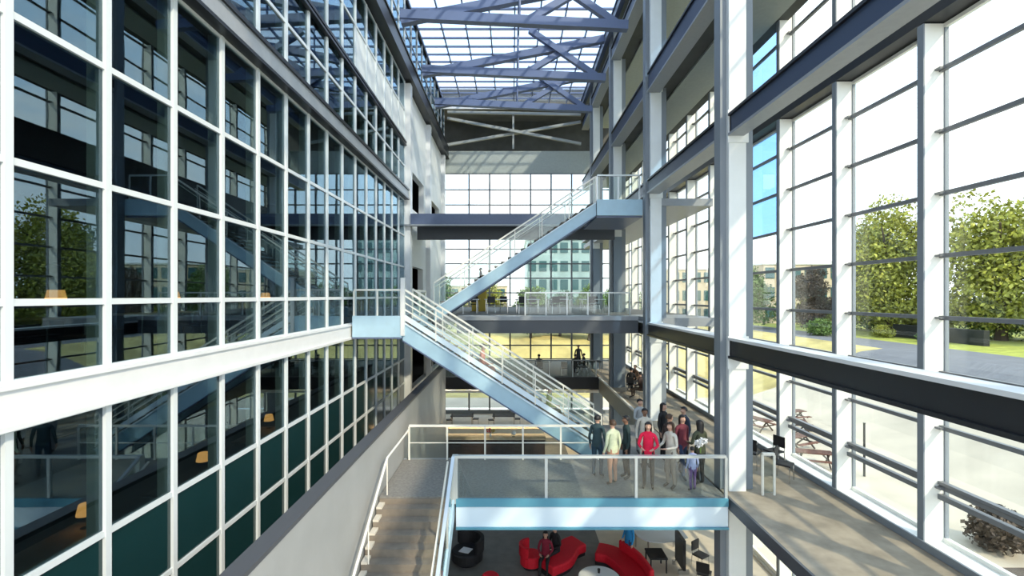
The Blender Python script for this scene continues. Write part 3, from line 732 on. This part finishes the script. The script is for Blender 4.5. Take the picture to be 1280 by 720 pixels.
place(ch, 7.85, 14.4, L1, -1.2, 'black chair on the balcony, right of the other two by the window')
cz = place(ch, 6.45, 16.4, L0, .6, 'black chair on the lounge floor, half hidden behind the foot of the nearest column'); del cz['group']
p = P(880, 716, L0+.45); cz = place(ch, p.x, p.y, L0, 2.6, 'black chair on the sunlit lounge floor, left of the nearest column'); del cz['group']
# study deck (level 2) tables and chairs
def table(x, y, h, w, d, label, m='tabletop', group=None, ht=.74):
    t = empty('table', x, y, h, label, 'table', group)
    MB().box(x-w/2, x+w/2, y-d/2, y+d/2, h+ht-.04, h+ht).build('tabletop', M[m], t, bevel=.01)
    for sx in (-1, 1):
        for sy in (-1, 1): MB().tube([(x+sx*(w/2-.08), y+sy*(d/2-.08), h), (x+sx*(w/2-.08), y+sy*(d/2-.08), h+ht-.041)], .025, 6).build('leg', M['chrome'], t)
    return t
deckw = ['at the left end of the mid-level study deck', 'second from the left on the mid-level study deck', 'in the middle of the mid-level study deck', 'second from the right on the mid-level study deck', 'at the right end of the mid-level study deck']
for i, x in enumerate((-2.4, -.8, .8, 2.5, 4.2)):
    table(x, 25.2+.4*(i % 2), L2, 1.3, .8, 'white study table ' + deckw[i], group='study tables on the mid-level deck')
    c2 = place(ch, x-.3, 24.3+.4*(i % 2), L2, math.pi+.2, 'dark chair before the table ' + deckw[i]); c2['group'] = 'chairs on the mid-level deck'
    c2 = place(ch, x+.35, 26.2+.4*(i % 2), L2, .1, 'dark chair behind the table ' + deckw[i]); c2['group'] = 'chairs on the mid-level deck'
# yellow cabinet
t = empty('cabinet', -1.9, 28.2, L2, 'yellow cabinet standing on the mid-level deck below the climbing flight', 'cabinet')
MB().box(-2.35, -1.5, 28.0, 28.5, L2, L2+1.3).build('body', M['yellow'], t, bevel=.02); 
for (xa, xb, xh) in ((-2.32, -1.94, -1.99), (-1.92, -1.53, -1.87)):
    dr = MB().box(xa, xb, 27.97, 27.999, L2+.05, L2+1.25).build('door', M['yellow'], t); MB().box(xh-.01, xh+.01, 27.94, 27.969, L2+.6, L2+.75).build('handle', M['chrome'], dr)
# first-floor far deck furniture
for i, (x, w) in enumerate(((.6, 'left'), (4.0, 'right'))):
    table(x+1.3, 32.2, L1, 1.4, .8, f'dark study table on the far first-floor deck, on its {w} side', m='dark')
c2 = place(ch, 3.35, 31.0, L1, math.pi, 'pale-legged chair between the two seated groups on the far first-floor deck'); del c2['group']
railing(empty('railing', 0, 30.2, L1, 'glass railing along the edge of the far first-floor deck', 'railing'), (XL+.4, 30.25, L1), (XR-.2, 30.25, L1), n=7, m_rail=M['grey'])
# ground-floor cafe counter at the far end
t = empty('bar_counter', -1.3, 28, L0, 'long dark-brown cafe counter with a tan top on the ground floor', 'counter')
MB().box(-5.0, 1.9, 27.6, 28.3, L0, L0+1.05).build('body', M['brown'], t); MB().box(-5.05, 1.95, 27.5, 28.6, L0+1.051, L0+1.11).build('countertop', M['tan'], t, bevel=.01)
t = empty('bar_counter', -1.3, 30.4, L0, 'cream back counter behind the dark-brown cafe counter', 'counter')
MB().box(-5.0, 2.0, 30.1, 30.8, L0, L0+.95).build('body', M['rail'], t); MB().box(-5.05, 2.05, 30.0, 30.9, L0+.951, L0+1.0).build('countertop', M['tan'], t)
t = empty('flower_vase', -1.25, 27.9, L0+1.111, 'vase of red and yellow flowers on the dark-brown cafe counter', 'vase')
MB().lathe(-1.25, 27.9, [(.05, L0+1.111), (.08, L0+1.2), (.04, L0+1.3), (.05, L0+1.34)], 12).build('vase', M['tabletop'], t)
leaf_mesh([(-1.33, 27.9, L0+1.5, .16, .12, .14)], 60, .05, 3).build('blossoms', M['red'], t); leaf_mesh([(-1.13, 27.9, L0+1.47, .14, .12, .12)], 60, .05, 4).build('blossoms', M['yellow'], t)
t = empty('table_lamp', .1, 27.9, L0+1.111, 'small white lamp on the cafe counter, right of the flowers', 'lamp')
MB().lathe(.1, 27.9, [(.1, L0+1.111), (.1, L0+1.13), (.015, L0+1.14), (.015, L0+1.28)], 12).build('base', M['chrome'], t); MB().lathe(.1, 27.9, [(.14, L0+1.281), (.1, L0+1.46)], 14).build('lamp_shade', M['paper'], t)
for i, x in enumerate((-3.6, -.6, 2.2)):
    w = ('left', 'middle', 'right')[i]
    t = table(x, 34.5, L0, 1.6, .8, f'dark cafe table near the ground-floor far windows, {w} one of three', m='black')
    c2 = place(ch, x-.9, 34.3, L0, -1.4, f'black chair at the left side of the {w} cafe table by the far windows'); c2['group'] = 'cafe chairs by the far windows'
    c2 = place(ch, x+1.0, 34.6, L0, 1.5, f'black chair at the right side of the {w} cafe table by the far windows'); c2['group'] = 'cafe chairs by the far windows'

# offices behind the glass: desks, lamp, sofa, shelves
def shelf(x, y, h, label, n=5, m='brown'):
    t = empty('bookcase', x, y, h, label, 'bookcase')
    MB().box(x-.2, x+.2, y-.9, y-.86, h, h+2).build('side_panel', M[m], t); MB().box(x-.2, x+.2, y+.86, y+.9, h, h+2).build('side_panel', M[m], t)
    for k in range(n): MB().box(x-.19, x+.19, y-.86, y+.86, h+.05+k*.47, h+.08+k*.47).build('shelf', M[m], t)
    return t
OF = [(-1.10, 'mid-level'), (L1+.05, 'lower')]
for k, (y, lv, w) in enumerate(((7.4, 0, 'nearest'), (10.6, 0, 'second'), (14.2, 0, 'third'), (8.3, 1, 'nearest'), (11.2, 1, 'second'), (15, 1, 'third'))):
    h, lw = OF[lv]; x = -7.6 - .3*(k % 2)
    table(x, y, h, .8, 1.7, f'{w} wooden desk in the {lw} office', m='tan' if k % 2 else 'brown')
    c2 = place(ch, x+.8, y+.2, h, -1.5, f'black desk chair beside the {w} desk in the {lw} office'); c2['group'] = 'desk chairs in the offices'
    t = empty('desk_lamp', x, y+.6, h+.741, f'amber glowing desk lamp on the {w} desk in the {lw} office', 'lamp', 'desk lamps in the offices')
    MB().lathe(x, y+.6, [(.09, h+.741), (.09, h+.76), (.012, h+.77), (.012, h+1.0)], 12).build('base', M['chrome'], t); MB().lathe(x, y+.6, [(.15, h+1.001), (.11, h+1.2)], 16).build('lamp_shade', M['lamp'], t)
shelf(-12.2, 12, -1.10, 'dark bookcase against the back wall of the mid-level office')
shelf(-12.2, 9, L1+.05, 'dark bookcase against the back wall of the lower office')
t = empty('armchair', -6.6, 5.7, L1+.05, 'mustard armchair behind the lower office glazing at the left edge', 'armchair')
h = L1+.05
MB().box(-7.0, -6.2, 5.3, 6.1, h+.0, h+.45).build('seat', M['yellow'], t, bevel=.05); MB().box(-7.15, -6.95, 5.3, 6.1, h+.0, h+.95).build('backrest', M['yellow'], t, bevel=.05)
t = empty('armchair', -6.7, 6.0, -1.1, 'rust-red armchair behind the mid-level glazing at the left edge', 'armchair'); h = -1.1
MB().box(-7.1, -6.3, 5.6, 6.5, h+.0, h+.45).build('seat', M['rust'], t, bevel=.05); MB().box(-7.25, -7.05, 5.6, 6.5, h+.0, h+.9).build('backrest', M['rust'], t, bevel=.05)
# warm downlights added under the far first-floor deck to brighten the cafe counters
M['warm'] = mat('warm_diffuser', (.9, .8, .6), .5, emis=(1, .78, .5), stren=6)
for i, x in enumerate((-4.2, -2.1, 0, 2.1)):
    t = empty('added_ceiling_light', x, 30.7, L1-.30, 'added round warm fill lamp under the far first-floor deck edge, ' + ('at the left end', 'second from the left', 'second from the right', 'at the right end')[i], 'lamp', 'added downlights over the cafe counters')
    MB().lathe(x, 30.7, [(.20, L1-.30), (.20, L1-.251)], 20).build('housing', M['dgrey'], t); MB().lathe(x, 30.7, [(.16, L1-.315), (.16, L1-.301)], 20).build('diffuser', M['warm'], t)
    al = bpy.data.lights.new('fill_light', 'AREA'); al.shape = 'DISK'; al.size = .3; al.energy = 160; al.color = (1, .78, .52)
    ao = bpy.data.objects.new('fill_light', al); C.objects.link(ao); ao.location = (x, 30.7, L1-.33+H0); ao.rotation_euler = (math.radians(-28), 0, 0)

# ------------------------------------------------------------------ PEOPLE
SKIN = mat('skin_light', (.55, .33, .24), .6); SKIN2 = mat('skin_brown', (.25, .13, .08), .6)
HAIRB = mat('hair_black', (.012, .01, .01), .5); HAIRN = mat('hair_brown', (.06, .03, .015), .5)
SHOE = mat('shoe_dark', (.02, .02, .02), .5)
cloth = {}
def cl(c):
    if c not in cloth: cloth[c] = mat('cloth_%d' % (len(cloth)+1), c, .85, noise=.12, scale=9)
    return cloth[c]
def fig_mesh(pose, seed=0):
    V = []; E = []; R = []; T = []; stair = pose == 'stair'
    def v(p, r, par=None, tg=1):
        V.append(Vector(p)); R.append(r)
        if par is not None: E.append((par, len(V)-1)); T.append(tg)
        return len(V)-1
    sit = pose in ('sit', 'stair'); zp = .53 if sit else .95
    pel = v((0,0,zp), (.15,.11)); lean = .03 if sit else 0
    sp = v((0,lean*.5,zp+.20), (.135,.10), pel, 1); chs = v((0,lean,zp+.38), (.16,.11), sp, 1); tp = v((0,lean,zp+.49), (.11,.08), chs, 1)
    nk = v((0,lean+.01,zp+.57), (.05,.055), tp, 0); hl = v((0,lean+.03,zp+.63), (.062,.07), nk, 0); hm = v((0,lean+.02,zp+.70), (.078,.095), hl, 0); ht = v((0,lean+.01,zp+.765), (.06,.075), hm, 0)
    v((0,lean+.135,zp+.675), (.012,.014), hm, 0)
    for s in (-1, 1):
        v((s*.088, lean+.015, zp+.685), (.01,.018), hm, 0)
        sh = v((s*.175, lean, zp+.46), (.058,.055), tp, 1)
        if pose in ('stand', 'walk'):
            sw = .10*s if pose == 'walk' else .02
            el = v((s*.235, lean-.03+sw*.5, zp+.17), (.042,.042), sh, 1); wr = v((s*.255, .05+sw, zp-.06), (.028,.028), el, 3)
            hd = Vector((0, .05, -1)).normalized()
        else:
            el = v((s*.25, .03, zp+.20), (.042,.042), sh, 1); wr = v((s*.14, .26, zp+.16 if pose == 'hold' else zp+.12), (.028,.028), el, 3)
            hd = Vector((-s*.3, .9, .0)).normalized()
        pv = V[wr]; pa = v(pv+hd*.075, (.034,.018), wr, 0)
        sd = hd.cross(Vector((0,1,0) if abs(hd.z) > .5 else (0,0,1))).normalized()
        sd = Vector((0,1,0)) if abs(hd.z) > .5 else sd
        for q, ln in ((-.9, .06), (-.3, .075), (.3, .07), (.9, .055)):
            b0 = v(V[pa]+sd*q*.026+hd*.02, (.009,.009), pa, 0); b1 = v(V[b0]+hd*ln*.6+Vector((-s*.008,0,0)), (.008,.008), b0, 0); v(V[b1]+hd*ln*.4+Vector((-s*.016,.0,-.004)), (.007,.007), b1, 0)
        th = v(pv+hd*.03+sd*.035, (.011,.011), wr, 0); v(V[th]+hd*.035+sd*.015, (.009,.009), th, 0)
        hp = v((s*.095, 0, zp-.06), (.092,.095), pel, 2)
        if sit:
            kn = v((s*.12, .42, zp-.04), (.062,.062), hp, 2); an = v((s*.12, .42, .10 + (.20 if stair else 0)), (.042,.042), kn, 2)
            to = v((s*.13, .56, .035 + (.20 if stair else 0)), (.04,.03), an, 4)
        else:
            st = .20*s if pose == 'walk' else .02*s
            kn = v((s*.10, .02+st*.7, .50), (.062,.062), hp, 2); an = v((s*.10, -.02+st*1.0, .10), (.040,.045), kn, 2)
            to = v((s*.12, .13+st*1.0, .035), (.042,.03), an, 4)
    me = bpy.data.meshes.new('person'); me.from_pydata(V, E, []); me.update()
    o = bpy.data.objects.new('tmp', me); C.objects.link(o)
    sk = o.modifiers.new('s', 'SKIN'); sk.use_smooth_shade = True
    for i, r in enumerate(R): me.skin_vertices[0].data[i].radius = r
    me.skin_vertices[0].data[0].use_root = True
    ss = o.modifiers.new('u', 'SUBSURF'); ss.levels = 1; ss.render_levels = 1
    dg = bpy.context.evaluated_depsgraph_get(); dg.update()
    out = bpy.data.meshes.new_from_object(o.evaluated_get(dg))
    bpy.data.objects.remove(o)
    out.materials.clear()
    for _ in range(5): out.materials.append(None)
    for p in out.polygons:
        c = p.center; best = 9; bt = 1
        for (a, b), tg in zip(E, T):
            A, B = V[a], V[b]; d = B-A; t = max(0, min(1, (c-A).dot(d)/max(d.length_squared, 1e-9)))
            q = (A+d*t-c).length - R[b][0]*(1-t)*.0 - (R[a][0]*(1-t)+R[b][0]*t)*.9
            if q < best: best = q; bt = tg
        p.material_index = bt; p.use_smooth = True
    out.name = 'person_' + pose
    top = Vector((0, lean+.005, zp+.715))
    return out, top
FIG = {k: fig_mesh(k) for k in ('stand', 'walk', 'sit', 'hold', 'stair')}
def hair_mesh(top, long):
    m = MB(); n = 14; v = []; f = []; rows = 7
    for i in range(rows):
        ph = math.pi*.5*i/(rows-1)*1.18
        for k in range(n):
            t = 2*math.pi*k/n; back = -math.sin(t)
            drop = .0
            z = math.cos(ph)*.105
            if i >= rows-3 and math.sin(t) > .25: z = max(z, .062)
            if long and math.sin(t) < .3 and i == rows-1: z -= .20
            v.append((top.x+.094*math.sin(min(ph, 1.6))*math.cos(t), top.y+.112*math.sin(min(ph, 1.6))*math.sin(t), top.z+z - H0))
    for i in range(rows-1):
        for k in range(n): f.append((i*n+k, i*n+(k+1)%n, (i+1)*n+(k+1)%n, (i+1)*n+k))
    f.append(tuple(range(n)))
    m.add(v, f); ob = m.build('hair', HAIRB, smooth=True); me = ob.data; bpy.data.objects.remove(ob); return me
def eye_mesh(top):
    m = MB()
    for s in (-1, 1): m.ball((top.x+s*.03, top.y+.092, top.z-.01-H0), .011, .008, .008, 8)
    ob = m.build('eyes', SHOE); me = ob.data; bpy.data.objects.remove(ob); return me
HAIR = {(k, l): hair_mesh(FIG[k][1], l) for k in FIG for l in (0, 1)}; EYES = {k: eye_mesh(FIG[k][1]) for k in FIG}
def person(x, y, h, rz, pose, top, legs, label, skin=SKIN, hair=HAIRB, long=0, scale=1.0, group=None, dz=0):
    o = bpy.data.objects.new('person', FIG[pose][0]); C.objects.link(o)
    o.location = (x, y, h+H0+dz); o.rotation_euler = (0, 0, rz); o.scale = (scale,)*3
    for i, m in enumerate((skin, cl(top), cl(legs), cl(top), SHOE)):
        o.material_slots[i].link = 'OBJECT'; o.material_slots[i].material = m
    tag(o, label, 'person', group)
    hh = bpy.data.objects.new('hair', HAIR[(pose, long)]); C.objects.link(hh); hh.parent = o
    hh.material_slots[0].link = 'OBJECT'; hh.material_slots[0].material = hair
    ee = bpy.data.objects.new('eyes', EYES[pose]); C.objects.link(ee); ee.parent = o
    return o
G = 'people crowding on the footbridge end'
PI = math.pi
blk = (.012,.012,.014); nvy = (.03,.05,.11); gry = (.25,.26,.27); crm = (.62,.58,.50)
people = [
 (2.72, 12.95, .5, 'stand', (.62,.66,.45), (.42,.22,.15), 'person in a pale yellow top and tan trousers at the foot of the descending flight', SKIN, HAIRN, 0),
 (2.40, 13.5, -.6, 'stand', (.03,.06,.07), (.02,.05,.08), 'person in dark teal standing behind the pale yellow top', SKIN, HAIRB, 0),
 (3.20, 13.4, 1.6, 'stand', (.02,.04,.04), blk, 'person in dark green between the yellow and the red tops', SKIN2, HAIRB, 0),
 (3.62, 12.75, 2.8, 'hold', (.75,.01,.06), blk, 'person in a bright red jacket', SKIN, HAIRB, 1),
 (3.95, 14.3, PI, 'stand', crm, (.45,.42,.38), 'person in cream clothes behind the red jacket', SKIN2, HAIRB, 0),
 (4.15, 15.6, 3.6, 'hold', (.35,.37,.38), gry, 'person in grey behind the crowd, just left of the tall black figure', SKIN, HAIRB, 0),
 (4.72, 15.0, -2.4, 'stand', blk, blk, 'tall person all in black against the second column', SKIN, HAIRB, 1),
 (4.22, 12.75, 2.0, 'hold', (.60,.56,.48), (.20,.17,.15), 'person in a beige coat with arms forward, right of the red jacket', SKIN, HAIRN, 1),
 (4.45, 13.6, -1.2, 'stand', (.07,.045,.04), blk, 'person in dark brown between the beige coat and the maroon top', SKIN, HAIRN, 0),
 (4.78, 13.5, -2.8, 'walk', (.16,.03,.045), nvy, 'person in a maroon top walking away', SKIN, HAIRB, 1),
 (5.05, 12.9, .4, 'hold', (.05,.06,.035), blk, 'person in dark olive holding white flowers', SKIN2, HAIRB, 1),
 (5.20, 14.5, 1.9, 'stand', (.03,.04,.07), blk, 'person in a dark navy coat, last of the crowd beside the nearest column', SKIN, HAIRB, 0),
]
for (x, y, rz, pose, tp, lg, lab, sk, hr, lo) in people:
    person(x, y, L1, rz, pose, tp, lg, lab, sk, hr, lo, group=G, scale=1.0)
person(4.72, 12.55, L1, .2, 'stand', (.45,.48,.75), (.12,.06,.20), 'child in a blue and white top in front of the maroon top', SKIN, HAIRB, 0, scale=.66, group=G)
# flowers held by the olive person
t = empty('bouquet', 4.93, 12.62, L1+1.05, 'round white and green bouquet held at the olive person\'s chest', 'bouquet')
MB().tube([(4.96, 12.64, L1+.98), (4.94, 12.60, L1+1.16)], .018).build('stems', M['leafB'], t)
leaf_mesh([(4.90, 12.58, L1+1.24, .12, .10, .10), (5.02, 12.58, L1+1.30, .10, .09, .09)], 160, .035, 9).build('blossoms', M['paper'], t)
# far first-floor deck seats
def seat_at(x, y, h, rz, tp, lg, lab, clab, **k):
    c = place(ch, x, y, h, rz+PI, clab)
    if 'group' in c.keys(): c['group'] = 'chairs under the seated people'
    person(x, y, h, rz, 'sit', tp, lg, lab, **k)
seat_at(1.75, 31.0, L1, .2, nvy, gry, 'seated person in navy on the far first-floor deck', 'chair under the seated person in navy')
seat_at(4.1, 31.1, L1, -.3, blk, blk, 'seated person in black, left of two on the far first-floor deck', 'chair under the left seated person in black')
seat_at(4.75, 31.5, L1, 1.2, blk, (.3,.3,.3), 'seated person in black with grey trousers, right of two on the far deck', 'chair under the right seated person in black')
person(4.55, 32.9, L1, PI, 'stand', (.05,.05,.06), blk, 'standing person in dark clothes behind the seated pair on the far deck')
seat_at(6.25, 25.2, L1, -.5, blk, blk, 'seated person in black on the right gallery, behind the second column', 'chair under the seated person in black on the right gallery')
seat_at(6.75, 26.2, L1, 2.2, (.10,.06,.04), blk, 'seated person in brown on the right gallery behind the second column', 'chair under the seated person in brown')
seat_at(6.4, 23.8, L1, .9, (.05,.03,.025), (.10,.07,.05), 'seated person in dark brown nearest on the right gallery, left of the second column', 'chair under the nearest seated person in dark brown')
# stair users
sx = 0.0
def on_stair(u, up=False):
    return
person(-1.05, 16.6, L2 + (-1.05+3.6)/6.55*(L1+.02-L2) - .46, -PI/2, 'stair', (.75,.28,.20), (.45,.22,.17), 'person in a coral top sitting halfway down the descending flight', SKIN, HAIRN, 0)
person(1.25, 16.6, L2 + (1.25+3.6)/6.55*(L1+.02-L2) - .46, -PI/2, 'stair', (.50,.50,.16), (.12,.12,.08), 'person in a mustard-green top sitting near the bottom of the descending flight', SKIN, HAIRN, 0)
person(-1.35, 21.0, L2+.3 + (-1.35+3.3)/6.85*(L3-.1-L2-.3) - .30, PI/2, 'stair', blk, blk, 'child in black sitting on the climbing flight, mostly hidden by its side', SKIN2, HAIRB, 0, scale=.64)
# lounge
pp_ = P(697, 690, L0+.45); person(pp_.x-.05, pp_.y+.1, L0, 2.3, 'sit', blk, blk, 'person in black seated on the S-curved red sofa', SKIN, HAIRB, 0)
pp_ = P(686, 697, L0+.45); person(pp_.x-.1, pp_.y+.05, L0, 2.9, 'sit', (.22,.01,.03), blk, 'person in dark red seated at the near end of the S-curved sofa', SKIN, HAIRB, 1)
pp_ = P(786, 676, L0+.9); person(pp_.x, pp_.y, L0, 2.0, 'stand', (.02,.25,.55), nvy, 'person in a bright blue top standing by the white curved desk', SKIN, HAIRB, 0)

# ------------------------------------------------------------------ LIGHT
w = bpy.data.worlds.new('sky'); bpy.context.scene.world = w; w.use_nodes = True
nt = w.node_tree; nt.nodes.clear()
tc = nt.nodes.new('ShaderNodeTexCoord'); sp = nt.nodes.new('ShaderNodeSeparateXYZ'); nt.links.new(tc.outputs['Generated'], sp.inputs[0])
rp = nt.nodes.new('ShaderNodeValToRGB'); nt.links.new(sp.outputs['Z'], rp.inputs['Fac'])
e = rp.color_ramp.elements; e[0].position = 0.0; e[0].color = (.90, .93, .93, 1); e[1].position = 1.0; e[1].color = (.55, .75, 1.0, 1)
q = rp.color_ramp.elements.new(.24); q.color = (.70, .85, 1.0, 1)
nz = nt.nodes.new('ShaderNodeTexNoise'); nz.inputs['Scale'].default_value = 3.2; nz.inputs['Detail'].default_value = 7; nz.inputs['Roughness'].default_value = .6
mp = nt.nodes.new('ShaderNodeMapping'); mp.inputs['Scale'].default_value = (1, 1, 2.4); nt.links.new(tc.outputs['Generated'], mp.inputs[0]); nt.links.new(mp.outputs[0], nz.inputs['Vector'])
cr = nt.nodes.new('ShaderNodeValToRGB'); cr.color_ramp.elements[0].position = .50; cr.color_ramp.elements[1].position = .66; nt.links.new(nz.outputs['Fac'], cr.inputs['Fac'])
mx = nt.nodes.new('ShaderNodeMixRGB'); mx.inputs['Color2'].default_value = (1.0, 1.0, 1.0, 1); nt.links.new(cr.outputs['Color'], mx.inputs['Fac']); nt.links.new(rp.outputs['Color'], mx.inputs['Color1'])
bg = nt.nodes.new('ShaderNodeBackground'); bg.inputs['Strength'].default_value = 2.0; nt.links.new(mx.outputs[0], bg.inputs['Color'])
wo = nt.nodes.new('ShaderNodeOutputWorld'); nt.links.new(bg.outputs[0], wo.inputs['Surface'])
sl = bpy.data.lights.new('sun', 'SUN'); sl.energy = 3.4; sl.angle = math.radians(1.5); sl.color = (1.0, .86, .64)
so = bpy.data.objects.new('sun', sl); C.objects.link(so)
so.rotation_euler = Vector((-.50, .66, -.60)).to_track_quat('-Z', 'Y').to_euler(); so.location = (20, -20, 40)

# ------------------------------------------------------------------ CAMERA
cd = bpy.data.cameras.new('camera'); cam = bpy.data.objects.new('camera', cd); C.objects.link(cam)
cam.location = (0, 0, H0); cam.rotation_euler = (math.pi/2, 0, 0)
cd.sensor_width = 36; cd.lens = 36*F/1280; cd.shift_y = (CY-360)/1280; cd.clip_start = .05; cd.clip_end = 600
sc = bpy.context.scene; sc.camera = cam
sc.view_settings.view_transform = 'Standard'; sc.view_settings.look = 'None'; sc.view_settings.gamma = 1; sc.view_settings.use_curve_mapping = False
sc.view_settings.exposure = 0.32
sc.cycles.max_bounces = 10; sc.cycles.diffuse_bounces = 4; sc.cycles.glossy_bounces = 4; sc.cycles.transparent_max_bounces = 24; sc.cycles.transmission_bounces = 6
sc.cycles.use_denoising = True; sc.cycles.sample_clamp_indirect = 8
